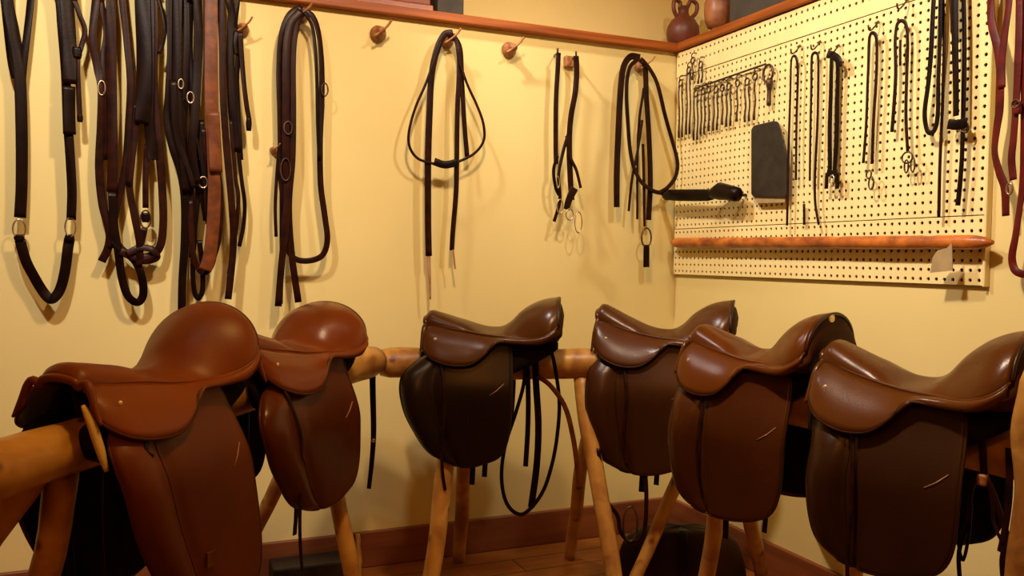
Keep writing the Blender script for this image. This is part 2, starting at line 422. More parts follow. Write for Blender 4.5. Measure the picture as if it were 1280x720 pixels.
def make_saddle(name, label, loc, d, col, flapcol, fl_fwd=0.0, fl_back=.335, fl_len=.27, strapL=.09, strap_bot=-.30, lining=None, yaw=0, scale=1.0, nail=True, rough=.32, strapmat='strap', roll=1.0, stamp=False, pom=-.028, cant=-.022, slant=0, worn=False, sx=1.0):
    ADJ[0], ADJ[1] = pom, cant
    root = thing(name, label, 'saddle', loc, math.atan2(d[1], d[0])+yaw)
    root.scale = (sx, 1, 1)
    if yaw:
        a0 = math.atan2(d[1], d[0]); m = .22*sx
        root.location = Vector(loc) + Vector(d)*m - Vector((math.cos(a0+yaw), math.sin(a0+yaw), 0))*m
    ML = leather(name+' seat leather', col, rough); MF = leather(name+' flap leather', flapcol, rough+.03)
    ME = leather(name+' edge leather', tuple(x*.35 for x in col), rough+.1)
    # seat
    bm = bmesh.new(); grid(bm, lambda a,b: seatpt(a, math.sin(PI/2*(b*2-1))), 44, 30)
    o = obj('seat', bm, [ML, M['felt']], root); s = solidify(o, .009, 0); 
    # welts along both edges
    for sd in (-1,1):
        bm = bmesh.new(); tube(bm, [seatpt(i/44, sd)+Vector((0,sd*.002,.002)) for i in range(3,45)], [.0016+.0026*min(1,i/16) for i in range(3,45)], 8); obj('welt', bm, ML, root)
    # rear rim welt
    bm = bmesh.new(); tube(bm, [seatpt(1, math.sin(PI/2*(-1+2*i/30)))+Vector((.003,0,.001)) for i in range(31)], .0045, 8); obj('cantle_binding', bm, ME, root)
    # skirts
    for sd in (-1,1):
        def sk(a, b, sd=sd):
            e = E(a, 1); q = interp(SK, a); q.z += adj(a)*.5; p = e.lerp(q, b)
            p.y += .012*math.sin(PI*b)*(1 if a < .65 else .6)
            p.z += .004*math.sin(PI*b)
            return Vector((p.x, p.y*sd, p.z))
        bm = bmesh.new(); grid(bm, sk, 44, 8); o = obj('skirt', bm, [ML, M['felt']], root); solidify(o, .006, 0)
        bm = bmesh.new(); tube(bm, [sk(i/44, 1) for i in range(45)], .0036, 6); obj('skirt_edge', bm, ME, o)
    # cantle underside / rear wall
    rim = [seatpt(.60+.4*i/14, -1) for i in range(15)] + [seatpt(1, math.sin(PI/2*(-1+2*i/26))) for i in range(1,26)] + [seatpt(.60+.4*(14-i)/14, 1) for i in range(15)]
    bm = bmesh.new(); nR = len(rim); rows = []
    for j in range(6):
        b = j/5; row = []
        for i, p in enumerate(rim):
            tgt = Vector((min(p.x, .440)+.004, p.y*.80, .060+ .03*(p.x/.46)))
            q = p.lerp(tgt, b); 
            out = Vector((max(0,p.x-.3)*1.2, p.y, 0)); 
            if out.length > 0: q += out.normalized()*.020*math.sin(PI*min(1,b*1.1))
            row.append(bm.verts.new(q))
        rows.append(row)
    for j in range(5):
        for i in range(nR-1): bm.faces.new((rows[j][i], rows[j][i+1], rows[j+1][i+1], rows[j+1][i]))
    obj('cantle', bm, leather(name+' cantle leather', tuple(x*.5 for x in col), .66, spec=.08), root)
    if worn:
        bm = bmesh.new(); bmesh.ops.create_uvsphere(bm, u_segments=12, v_segments=8, radius=1)
        q = seatpt(1, -.12); bmesh.ops.scale(bm, vec=(.005,.018,.014), verts=bm.verts); bmesh.ops.translate(bm, vec=q+Vector((.004,0,-.010)), verts=bm.verts)
        obj('worn_tip', bm, M['brass'], root, label='pale worn tip of the cantle')
    # pommel arch
    arch = [Vector((.003,-.110,.052)), Vector((.006, -.092, .085)), Vector((.010,-.070,.125)), seatpt(0,-1)*1.0, seatpt(0,-.6), seatpt(0,0), seatpt(0,.6), seatpt(0,1), Vector((.010,.070,.125)), Vector((.006,.092,.085)), Vector((.003,.110,.052))]
    bm = bmesh.new(); ap = smooth_path(arch, sub=5); tube(bm, ap, [.003+.0055*min(1,i/8,(len(ap)-1-i)/8) for i in range(len(ap))], 10); obj('pommel_arch', bm, ML, root)
    # dark gullet / tree inside
    def tree(a, b):
        L = .020+.40*a; an = PI*b; h = interp(CK, min(.97,.04+a*.9))[1]-.040+min(0,adj(.04+a*.9)); e = interp(EK, min(1,.04+a*.9))[1]*.62
        return Vector((L, e*math.cos(an), .058+(max(h-.058,.02))*math.sin(an)**.8))
    bm = bmesh.new(); grid(bm, tree, 20, 14); o = obj('tree', bm, M['felt'], root); solidify(o, .006, 0)
    # panels
    for sd in (-1,1):
        bm = bmesh.new(); rings = []
        for i in range(25):
            a = i/24; L = .000+.445*a; r1 = .030*math.sin(PI*min(1,max(.0,(a*.96+.03))))**.35; hh = (.060 if a < .5 else .060-.03*((a-.5)*2)**1.2)*math.sin(PI*min(1,(a*.96+.03)))**.3
            cz = .035 + .04*max(0,(a-.5)*2)**1.5 - (.02 if a < .5 else .02-.04*(a-.5)); cy = .080+.02*(a-.3)
            rings.append([bm.verts.new((L - .0, sd*(cy + r1*math.cos(2*PI*k/16) - .25*hh*math.sin(2*PI*k/16)), cz+hh*math.sin(2*PI*k/16))) for k in range(16)])
        for i in range(24):
            for k in range(16): bm.faces.new((rings[i][k], rings[i][(k+1)%16], rings[i+1][(k+1)%16], rings[i+1][k]))
        bm.faces.new(rings[0][::-1]); bm.faces.new(rings[-1])
        obj('panel', bm, M['felt'], root)
    if lining:
        bm = bmesh.new(); pp_ = smooth_path([(-.002,-.072,.088),(.000,-.090,.055),(.004,-.105,.010),(.010,-.116,-.035)], sub=5)
        tube(bm, pp_, [.003+.008*math.sin(PI*min(1,(i+.5)/len(pp_)))**.6 for i in range(len(pp_))], 10, flat=(1,.7)); obj('panel_lining', bm, M['lining'], root, label='pale yellow strip of panel lining')
    # flaps
    f, bk, ln = fl_fwd, fl_back, fl_len
    FK = [(0,(.050,.050)),(.12,(.014-f*.4,.020)),(.3,(-.004-f,-.035)),(.5,(-.002-f*.85,-.41*ln)),(.7,(.020-f*.5,-.67*ln)),(.87,(.052-f*.2,-ln+.040)),(1,(.105,-ln+.012))]
    BK = [(0,(bk-.035,.090)),(.06,(bk-.012,.080)),(.16,(bk-.004,.050)),(.4,(bk,-.04)),(.62,(bk-.002,-.46*ln)),(.8,(bk-.012,-.73*ln)),(.92,(bk-.040,-ln+.032)),(1,(bk-.092,-ln+.010))]
    def flap_pt(t, s, lift=0):
        a, b = interp(FK,t), interp(BK,t); L = a[0]+(b[0]-a[0])*s; H = a[1]+(b[1]-a[1])*s
        H -= .010*4*s*(1-s)*t**5; L += slant*max(0,.08-H)/.35
        w = wflap(L,H) + .010*math.sin(PI*s)*(1-t*.5)
        k = (s-.13)/.11; w += roll*.020*math.exp(-k*k)*math.sin(PI*min(1,max(0,t*1.15-.12)))**.6
        w -= .018*math.exp(-((s-.29)/.045)**2)*.5*roll
        w -= .03*max(0,.5-s)*max(0,.25-t)*4
        if s < .05: w -= .012*(1-s/.05)
        return Vector((L, -(w+lift), H))
    for sd in (-1,1):
        bm = bmesh.new(); grid(bm, lambda t,s: Vector((flap_pt(t,s).x, -sd*flap_pt(t,s).y*(1), flap_pt(t,s).z)), 36, 32)
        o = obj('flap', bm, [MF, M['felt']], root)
        solidify(o, .006, 0)
        bm = bmesh.new(); grid(bm, lambda t,s: Vector((flap_pt(.03+.94*t,.02+.96*s).x, -sd*(flap_pt(.03+.94*t,.02+.96*s).y+.0055), flap_pt(.03+.94*t,.02+.96*s).z)), 24, 20)
        obj('lining', bm, M['felt'], o, label='black felt lining on the inner face')
        edge = [flap_pt(i/36, 0) for i in range(4,37)] + [flap_pt(1, i/32) for i in range(1,32)] + [flap_pt(1-i/36, 1) for i in range(0,34)]
        bm = bmesh.new(); tube(bm, [Vector((p.x, -sd*p.y, p.z)) for p in edge], .0036, 6); obj('flap_edge', bm, ME, o)
        # stitched seam behind the knee roll
        bm = bmesh.new(); tube(bm, [Vector((q.x, -sd*q.y, q.z)) for q in [flap_pt(.10+.85*i/30, .285+.0*i, .0035) for i in range(31)]], .0022, 6); obj('seam', bm, ME, o)
        if sd == -1:
            q = flap_pt(.47,.80,.004); q2 = flap_pt(.40,.93,.004)
            bm = bmesh.new(); tube(bm, [q, q.lerp(q2,.5)+Vector((0,-.001,-.003)), q2], [.0012,.0018,.0012], 6); obj('keeper_slit', bm, M['edge'], o, label='pale slit in the flap')
            if stamp:
                q = flap_pt(.72,.42,.0080)
                bm = bmesh.new(); box(bm, (q.x-.014,q.y-.001,q.z-.018), (q.x+.014,q.y+.003,q.z+.014)); obj('stamp', bm, M['strapr'], o, smooth=False, label='small reddish square stamp')
    # stirrup strap over the near flap
    pts = []
    for i in range(30):
        H = .030 + (strap_bot-.030)*i/29
        L = strapL + .010*math.sin(i*.2) + .03*(i/29)
        w = wflap(L,H)+.0175
        pts.append(Vector((L, -w, H)))
    bm = bmesh.new(); ribbon(bm, pts, .010, (0,-1,0), .003, .25, SEED[0]); obj('stirrup_strap', bm, M[strapmat], root)
    # billet straps hanging below the flap on both sides
    for sd, L, bot in ((-1,.17,-ln-.075),(1,.12,-ln-.05),(1,.20,-ln-.09)):
        p = [Vector((L+.004*math.sin(i), sd*(.10-.02*i/9), .04+(bot-.04)*i/9)) for i in range(10)]
        bm = bmesh.new(); ribbon(bm, p, .018, (0,sd,0), .004, .3, L*10); obj('billet_strap', bm, M['strapb'], root)
    if nail:
        for sd in (-1,1):
            u = .20; e = E(u,1); q = Vector(interp(SK,u)); p = e.lerp(q,.40); p.y += .016
            bm = bmesh.new(); bmesh.ops.create_uvsphere(bm, u_segments=12, v_segments=8, radius=.006)
            bmesh.ops.scale(bm, vec=(1,.45,1), verts=bm.verts); bmesh.ops.translate(bm, vec=(p.x-.01, sd*p.y, p.z), verts=bm.verts)
            obj('saddle_nail', bm, M['brass'], root, label='small round pale metal nail')
    return root
d1 = (R1B-R1A).normalized(); d2 = (R2B-R2A).normalized()
def on(A, d, x):      # point of a rack rail above the given distance
    return A + d*x
UPZ = Vector((0,0,.0))
P1 = Vector((-2.27,-1.29,.777)); s1 = P1 + d1*.02; s2 = P1 + d1*.53
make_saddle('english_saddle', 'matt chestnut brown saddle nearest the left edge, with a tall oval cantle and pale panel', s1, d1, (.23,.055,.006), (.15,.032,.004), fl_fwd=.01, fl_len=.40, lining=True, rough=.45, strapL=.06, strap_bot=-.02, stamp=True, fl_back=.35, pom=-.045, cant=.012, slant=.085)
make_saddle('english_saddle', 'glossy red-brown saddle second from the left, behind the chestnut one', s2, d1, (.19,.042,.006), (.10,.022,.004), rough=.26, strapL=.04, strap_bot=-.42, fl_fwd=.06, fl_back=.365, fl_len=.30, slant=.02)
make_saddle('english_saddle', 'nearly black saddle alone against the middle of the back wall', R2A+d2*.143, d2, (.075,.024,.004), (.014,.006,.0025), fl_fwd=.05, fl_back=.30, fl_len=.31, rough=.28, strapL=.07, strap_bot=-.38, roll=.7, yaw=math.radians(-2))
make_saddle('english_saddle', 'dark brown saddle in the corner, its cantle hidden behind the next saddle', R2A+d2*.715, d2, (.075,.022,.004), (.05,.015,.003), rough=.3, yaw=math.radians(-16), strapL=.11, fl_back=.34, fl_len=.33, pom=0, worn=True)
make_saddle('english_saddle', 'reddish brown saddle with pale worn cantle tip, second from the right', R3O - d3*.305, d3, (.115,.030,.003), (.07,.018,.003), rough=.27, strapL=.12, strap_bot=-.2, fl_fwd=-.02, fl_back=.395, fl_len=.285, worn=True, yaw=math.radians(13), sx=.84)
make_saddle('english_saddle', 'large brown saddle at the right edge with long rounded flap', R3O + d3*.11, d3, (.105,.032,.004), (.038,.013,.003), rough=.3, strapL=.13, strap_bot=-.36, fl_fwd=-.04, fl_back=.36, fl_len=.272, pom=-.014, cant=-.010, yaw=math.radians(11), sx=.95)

# ------------------------------------------------------------------ wall hooks
def hook(label, px, py, r=.03, empty=True, sq=1.0):
    c = lw(px, py, 0)
    root = thing('wall_hook', label, 'hook', c)
    bm = bmesh.new()
    prof = [(r*.9,0),(r,.006),(r,.012),(r*.75,.024),(r*.45,.034),(r*.40,.045),(r*.55,.055),(r*.5,.060)]
    rings = []
    for q, z in prof: rings.append([bm.verts.new((c.x+q*math.cos(2*PI*k/20), -z, c.z+q*math.sin(2*PI*k/20))) for k in range(20)])
    for i in range(len(rings)-1):
        for k in range(20): bm.faces.new((rings[i][k], rings[i][(k+1)%20], rings[i+1][(k+1)%20], rings[i+1][k]))
    bm.faces.new(rings[0][::-1]); bm.faces.new(rings[-1])
    obj('wooden_knob', bm, M['hookwood'], root, world=True)
    bm = bmesh.new(); p = Vector(c)
    k = min(1, r/.028)
    path = smooth_path([p+Vector((-.028*k,-.058,-.022*k)), p+Vector((-.005*k,-.064,-.006*k)), p+Vector((.018*k,-.075,.016*k)), p+Vector((.030*k,-.085,.036*k))], sub=5)
    tube(bm, path, .0045*k, 8); obj('peg', bm, M['hookwood'], root, world=True)
    return root
hook('empty round wooden hook between the long looped bridle and the thin-strapped bridle', 472, 43)
hook('empty round wooden hook between the thin-strapped bridle and the two-pronged hanger', 635, 63)
hook('round wooden hook that the thin-strapped bridle hangs from', 558, 52, .026)
hook('round wooden hook nearest the corner, holding a bridle with a large rein loop', 798, 84, .024)
hook('round wooden hook under the ledge holding the long looped bridle', 376, 20, .026)
hook('small turned wooden hook right of the crowded bridles, a thin strap hanging from it', 303, 38, .022)
hook('small wooden hook stub beside the long looped bridle, halfway down the wall', 341, 188, .012)
for i, (x, lab) in enumerate(((22,'wooden hook above the leftmost bridle, at the top of the wall'),(88,'wooden hook above the second bridle from the left'),(135,'wooden hook above the straps that end in a small bottom loop'),(184,'wooden hook above the broad black straps'),(222,'wooden hook above the densest tangle of black straps'),(264,'wooden hook above the broad chestnut strap'))):
    hook(lab, x, -36 + x*.08, .026)
# two-pronged hanger
c = lw(710, 78, 0); root = thing('double_hanger', 'small block hanger with two dark metal prongs, holding a strap with bits', 'hook', c)
bm = bmesh.new(); box(bm, (c.x-.022,-.025,c.z-.022), (c.x+.022,0,c.z+.022)); bevel(obj('block', bm, M['hookwood'], root, smooth=False, world=True), .004)
for (a0, b0) in (((697,67),(717,58)), ((720,71),(736,62))):
    q = lw(*a0, .09); e = q+Vector((.03,.088,.0)); bm = bmesh.new(); tube(bm, smooth_path([Vector((e.x,0,e.z+.012)), Vector((q.x+.01,-.05,q.z+.006)), q, q+Vector((-.002,-.004,.02))], sub=5), .004, 8); obj('prong', bm, M['dark_metal'], root, world=True)

# ------------------------------------------------------------------ bridles on the back wall
def bridle(name, label, px, py, cat='bridle', surf=lw, group=None):
    return thing(name, label, cat, surf(px, py, .05), 0, group)
b = bridle('bridle', 'leftmost dark bridle ending in a wide U-shaped loop with two buckles', 50, 0)
strap('cheek_strap', b, [(8,-36),(9,0),(17,40),(24,85),(27,160),(27,230),(25,272)], 11, lw, .055, 'strapb')
strap('cheek_strap', b, [(40,-36),(38,0),(34,40),(29,85),(27,110)], 7, lw, .050, 'strapb')
strap('brow_strap', b, [(4,0),(8,40),(13,80),(18,98)], 5, lw, .045, 'strapb')
strap('crown_strap', b, [(8,-36),(22,-44),(40,-36)], 8, lw, .055, 'strapb')
strap('cheek_strap', b, [(60,-36),(73,-10),(78,40),(82,90),(84,140),(88,200),(90,240),(89,275)], 9, lw, .060, 'strapb')
strap('crown_strap', b, [(22,-40),(42,-46),(60,-36)], 8, lw, .058, 'strapb')
strap('noseband', b, [(25,300),(32,325),(42,345),(54,365),(64,374),(74,364),(81,340),(85,310),(87,298)], 10, lw, .056, 'strapb')
buckle('buckle', b, 24, 286, 7, 12, lw, .060); buckle('buckle', b, 88, 284, 6, 12, lw, .065)
keeper('keeper', b, 24, 297, 12, 8, lw, .058, 'strapb'); keeper('keeper', b, 87, 297, 11, 8, lw, .062, 'strapb')
b = bridle('bridle', 'short black bridle second from the left with a thick wrapped cheek strap', 90, 0)
strap('cheek_strap', b, [(80,-30),(84,10),(87,60),(87,105)], 13, lw, .075, 'strapb')
strap('wrapped_strap', b, [(86,108),(86,140),(87,168)], 12, lw, .075, 'strapb', t=.010)
strap('cheek_strap', b, [(87,168),(89,200),(91,250),(90,272)], 7, lw, .070, 'strapb')
strap('throat_strap', b, [(93,0),(100,20),(106,38),(101,60),(97,75),(98,110),(100,150)], 5, lw, .07, 'strap')
keeper('keeper', b, 100, 148, 7, 9, lw, .072, 'strapb'); keeper('keeper', b, 96, 66, 12, 14, lw, .072, 'strapb')
strap('crown_strap', b, [(80,-30),(88,-38),(93,0)], 7, lw, .07, 'strapb')
b = bridle('bridle', 'dark brown bridle third from the left, its reins ending in a small bottom loop', 135, 0)
strap('cheek_strap', b, [(122,-32),(120,0),(116,50),(122,85),(127,110),(126,160),(124,210),(128,255),(137,290),(135,310),(127,327)], 8, lw, .05, 'strap')
strap('cheek_strap', b, [(138,-32),(139,0),(139,60),(140,140),(141,190),(140,240)], 10, lw, .062, 'strap')
strap('rein', b, [(140,240),(143,285),(148,315),(152,345),(160,370),(172,378),(179,368),(177,345),(168,325),(152,312),(143,300)], 8, lw, .058, 'strapb')
strap('throat_strap', b, [(126,0),(133,40),(128,80),(130,140),(131,200)], 6, lw, .044, 'strap')
strap('rein', b, [(150,-30),(153,0),(159,55),(163,105),(161,150),(157,205),(149,245),(141,285),(139,310)], 7, lw, .053, 'strap')
strap('crown_strap', b, [(122,-32),(136,-42),(150,-30)], 8, lw, .055, 'strap')
buckle('buckle', b, 127, 110, 4, 9, lw, .056, 'steel')
b = bridle('bridle', 'broad black bridle with reins curving to a wide bottom loop, left of the densest tangle', 184, 0)
strap('cheek_strap', b, [(178,-34),(178,0),(180,60),(180,120),(178,155)], 15, lw, .075, 'strapb')
strap('cheek_strap', b, [(186,-34),(187,0),(187,80),(186,150),(190,190),(192,200)], 10, lw, .068, 'strapb')
strap('rein', b, [(172,130),(168,170),(164,205),(162,235),(168,270),(174,300),(177,325),(196,322),(190,312),(174,310),(158,318)], 7, lw, .066, 'strap')
strap('rein', b, [(190,-20),(193,40),(192,100),(196,160),(200,200),(203,240),(204,280),(200,308),(188,320),(168,321),(150,314)], 8, lw, .062, 'strap')
strap('throat_strap', b, [(196,-10),(203,15),(206,35),(204,52),(199,67)], 4, lw, .07, 'strapb')
strap('brow_strap', b, [(175,120),(170,160),(166,190),(160,232)], 6, lw, .072, 'strap')
strap('curb_strap', b, [(184,180),(182,220),(182,260)], 6, lw, .06, 'strap')
buckle('buckle', b, 182, 274, 6, 11, lw, .062, 'dark_metal', r=.003); keeper('keeper', b, 182, 272, 10, 12, lw, .058, 'strapb')
strap('curb_strap', b, [(181,285),(176,310),(174,332)], 6, lw, .062, 'strap')
strap('crown_strap', b, [(178,-34),(186,-40),(192,-18)], 9, lw, .07, 'strapb')
b = bridle('bridle', 'dense tangle of black bridle straps left of the broad chestnut strap', 222, 0)
strap('cheek_strap', b, [(212,-32),(212,0),(214,60),(211,120),(209,150),(216,185),(226,215),(231,250),(231,300),(228,350),(227,398)], 8, lw, .072, 'strapb')
strap('cheek_strap', b, [(222,-34),(222,0),(221,80),(223,150),(230,200),(233,240)], 9, lw, .082, 'strapb')
strap('cheek_strap', b, [(231,-32),(232,0),(233,60),(232,110),(229,160),(232,200),(238,240),(242,290),(240,322)], 7, lw, .064, 'strapb')
strap('noseband', b, [(237,250),(239,290),(243,325),(254,341),(264,332),(269,305),(270,270),(268,235)], 6, lw, .070, 'strap')
strap('rein', b, [(247,200),(247,250),(243,290),(241,335),(243,364),(248,373),(253,363),(253,335),(249,300)], 5, lw, .058, 'strapb')
strap('rein', b, [(239,0),(237,60),(240,130),(243,180),(248,215),(252,240),(258,276)], 6, lw, .060, 'strapb')
strap('throat_strap', b, [(216,100),(219,150),(224,180),(236,210),(244,235)], 7, lw, .086, 'strapb')
strap('crown_strap', b, [(212,-32),(222,-40),(239,0)], 8, lw, .076, 'strapb')
buckle('buckle', b, 238, 122, 4, 7, lw, .09, 'steel'); buckle('buckle', b, 226, 105, 3, 6, lw, .092, 'steel'); buckle('buckle', b, 254, 228, 5, 7, lw, .085, 'steel')
b = bridle('bridle', 'bridle with one broad chestnut brown strap between black ones', 262, 0)
strap('cheek_strap', b, [(247,-30),(247,0),(248,50),(246,100),(243,150),(240,190),(246,230)], 9, lw, .09, 'strapb')
strap('cheek_strap', b, [(264,-32),(264,0),(264,60),(264,120),(266,170),(268,220),(267,270),(262,320),(256,338)], 13, lw, .095, 'strapr', label='broad chestnut strap')
strap('cheek_strap', b, [(276,-30),(276,0),(278,60),(279,120),(282,170),(286,215),(290,260),(292,300),(289,340),(285,374)], 7, lw, .084, 'strap')
strap('rein', b, [(256,160),(260,200),(272,220),(275,260),(272,300),(266,322)], 7, lw, .088, 'strap')
strap('wrapped_strap', b, [(266,140),(268,175),(270,215)], 13, lw, .102, 'strapr', t=.008)
strap('rein', b, [(250,150),(254,190),(258,230),(262,280)], 8, lw, .08, 'strapb')
strap('crown_strap', b, [(247,-30),(262,-40),(276,-30)], 9, lw, .09, 'strapb')
b = bridle('bridle', 'slim black headstall with thin drooping straps right of the chestnut strap', 295, 0)
strap('cheek_strap', b, [(284,-30),(286,0),(290,20),(288,60),(289,110),(291,145),(297,190)], 8, lw, .06, 'strapb')
strap('rein', b, [(296,-30),(297,0),(294,30),(298,60),(296,100),(298,150),(301,200)], 5, lw, .054, 'strapb')
strap('rein', b, [(289,150),(292,190),(295,225),(298,245),(296,280),(291,315),(286,342)], 4, lw, .06, 'strap')
strap('rein', b, [(297,180),(302,225),(306,255),(304,285),(299,308)], 4, lw, .056, 'strapb')
strap('crown_strap', b, [(284,-30),(290,-36),(296,-30)], 7, lw, .058, 'strapb')
b = bridle('leather_strap', 'thin strap with a knotted end hanging from the small turned wooden hook', 303, 42, 'strap')
strap('thin_strap', b, [(300,40),(302,70),(305,105),(308,130),(311,148)], 5, lw, .065, 'strap')
strap('thin_strap', b, [(296,38),(294,55),(296,68)], 4, lw, .065, 'strapb'); keeper('tassel', b, 311, 155, 7, 17, lw, .065, 'strapb')
b = bridle('bridle', 'long looped bridle with thick bunched straps left of the first empty hook', 377, 10)
strap('crown_strap', b, [(377,9),(362,20),(353,45),(350,90),(351,140),(352,190),(353,230),(358,260)], 9, lw, .060, 'strap')
strap('cheek_strap', b, [(376,13),(364,28),(358,60),(357,120),(357,200),(359,240),(357,280),(352,330),(348,383)], 9, lw, .072, 'strap')
strap('cheek_strap', b, [(378,15),(370,34),(366,70),(366,140),(365,200),(361,250),(362,290),(366,330),(373,378)], 8, lw, .066, 'strap')
strap('rein', b, [(376,11),(390,20),(398,40),(402,80),(402,130),(400,180),(401,230),(406,270),(409,300),(403,319),(386,326),(368,323),(358,308),(354,285),(358,255)], 7, lw, .064, 'strap')
strap('throat_strap', b, [(380,15),(390,32),(394,60),(396,100),(397,150),(399,200)], 4, lw, .07, 'strapb')
strap('rein', b, [(350,170),(346,220),(344,260),(345,296)], 4, lw, .055, 'strap'); strap('rein', b, [(352,240),(352,300),(352,340),(351,380)], 5, lw, .054, 'strapb')
buckle('buckle', b, 406, 112, 4, 8, lw, .07, 'dark_metal'); buckle('buckle', b, 360, 160, 5, 8, lw, .08, 'dark_metal'); buckle('buckle', b, 357, 212, 6, 14, lw, .08, 'dark_metal')
b = bridle('bridle', 'thin-strapped bridle with an oval noseband loop, alone between two empty hooks', 560, 40)
strap('cheek_strap', b, [(566,41),(556,43),(547,60),(540,90),(537,140),(535,200),(535,270),(536,320)], 8, lw, .068, 'strap', twist=.15)
strap('strap_end', b, [(536,315),(537,345),(538,374)], 5, lw, .068, 'edge', wpx2=2, label='pale narrow strap end')
strap('cheek_strap', b, [(562,41),(571,52),(574,80),(572,130),(571,200),(570,240),(566,290),(565,313)], 6, lw, .066, 'strap', twist=.15)
strap('strap_end', b, [(566,312),(568,325),(569,336)], 2, lw, .066, 'edge', label='pale narrow strap end')
strap('brow_strap', b, [(566,43),(575,60),(577,100),(580,150),(584,196)], 6, lw, .058, 'strap', twist=.15)
strap('noseband', b, [(552,50),(543,75),(532,105),(519,135),(511,165),(512,183),(521,197),(535,203),(556,206),(578,200),(595,190),(605,175),(604,155),(596,132),(585,108),(577,85),(572,62)], 3.2, lw, .075, 'strap', twist=.1)
strap('nose_pad', b, [(543,202),(556,206),(572,203)], 9, lw, .079, 'strapb', t=.008)
b = bridle('headstall', 'narrow doubled headstall with small metal bits, hanging from the two-pronged hanger', 708, 66)
strap('cheek_strap', b, [(698,66),(697,90),(695,130),(695,180),(695,205)], 6, lw, .085, 'strap', twist=.1)
strap('cheek_strap', b, [(720,70),(721,90),(719,115),(714,145),(712,180),(713,220),(715,250)], 7, lw, .082, 'strap', twist=.1)
strap('rein', b, [(715,130),(712,160),(704,190),(698,220),(700,250),(693,277)], 4, lw, .078, 'strap')
strap('rein', b, [(708,170),(712,195),(720,212),(726,235)], 4, lw, .088, 'strap')
strap('rein', b, [(697,195),(692,212),(694,232),(699,244)], 4, lw, .09, 'strapb')
strap('curb_strap', b, [(718,235),(711,250),(708,262)], 10, lw, .084, 'strap')
for (x,y,rx,ry) in ((712,268,5,7),(723,278,5,13),(696,228,4,8),(700,258,4,9)): buckle('bit_ring', b, x, y, rx, ry, lw, .088, 'steel', r=.0028)
b = bridle('bridle', 'bridle nearest the corner with one big rein loop swinging to the right', 797, 74)
strap('cheek_strap', b, [(800,72),(788,71),(779,85),(775,120),(773,170),(771,220),(771,259)], 8, lw, .066, 'strap', twist=.12)
strap('rein', b, [(798,73),(787,85),(783,115),(785,155),(790,200),(800,225),(815,238),(829,242)], 5, lw, .07, 'strap', twist=.12)
strap('rein', b, [(803,76),(812,86),(822,105),(832,145),(842,180),(847,205),(844,222),(834,235),(824,241)], 5, lw, .072, 'strap', twist=.12)
strap('cheek_strap', b, [(800,74),(806,82),(808,120),(811,170),(813,230),(811,275)], 7, lw, .062, 'strap', twist=.12)
strap('thin_strap', b, [(803,150),(798,185),(790,225),(786,264)], 3.2, lw, .068, 'strap')
strap('thin_strap', b, [(805,110),(799,150),(797,210),(797,274)], 3.5, lw, .06, 'strap'); strap('thin_strap', b, [(804,180),(805,230),(806,283)], 3.5, lw, .058, 'strap')
buckle('bit_ring', b, 808, 297, 7, 12, lw, .064, 'dark_metal', r=.004); strap('strap_end', b, [(808,306),(808,334)], 8, lw, .064, 'strapb', t=.006)

# ------------------------------------------------------------------ dark strap piece sticking out over the pegboard
b = thing('leather_brush', 'dark brown horizontal leather-covered handle with a thick end, low on the pegboard at left', 'tool', rw(870,243,.08))
bm = bmesh.new(); pts = [rw(*q,.085) for q in ((829,243),(832,243.5),(850,244),(870,244),(885,244),(892,243))]
tube(bm, pts, [.016,.022,.024,.024,.023,.02], 14, flat=(1,.45), up=(1,0,0)); obj('handle', bm, M['strapb'], b, world=True)
bm = bmesh.new(); pts = [rw(*q,.085) for q in ((888,243),(893,241),(900,239),(908,240),(916,242),(922,243),(924,243))]
tube(bm, pts, [.018,.024,.034,.030,.029,.027,.018], 14, flat=(1,.9), up=(1,0,0)); obj('thick_end', bm, M['strapb'], b, world=True)
for px in (893, 914):
    bm = bmesh.new(); p = rw(px,243,.085); tube(bm, [p, Vector((-.016,p.y,p.z))], .006, 8); obj('holder', bm, M['dark_metal'], b, world=True)
# black pouch
b = thing('pouch', 'black flat rectangular leather pouch hanging on the pegboard', 'pouch', rw(961,200,.04))
bm = bmesh.new()
out = [(939,162),(942,157),(967,151),(973,152),(976,160),(984,198),(984,244),(981,247),(942,246),(939,243)]
A_ = [bm.verts.new(rw(x,y,.050)) for x,y in out]; B_ = [bm.verts.new(rw(x,y,.020)) for x,y in out]
bm.faces.new(A_); bm.faces.new(B_[::-1])
for i in range(len(out)): bm.faces.new((A_[i],B_[i],B_[(i+1)%len(out)],A_[(i+1)%len(out)]))
bevel(obj('case', bm, M['black'], b, smooth=False, world=True), .006, 3)
bm = bmesh.new(); out = [(944,246),(982,246),(981,253),(946,254)]
A_ = [bm.verts.new(rw(x,y,.040)) for x,y in out]; B_ = [bm.verts.new(rw(x,y,.022)) for x,y in out]
bm.faces.new(A_); bm.faces.new(B_[::-1])
for i in range(4): bm.faces.new((A_[i],B_[i],B_[(i+1)%4],A_[(i+1)%4]))
obj('lower_edge', bm, M['tag'], b, smooth=False, world=True, label='pale lower edge')

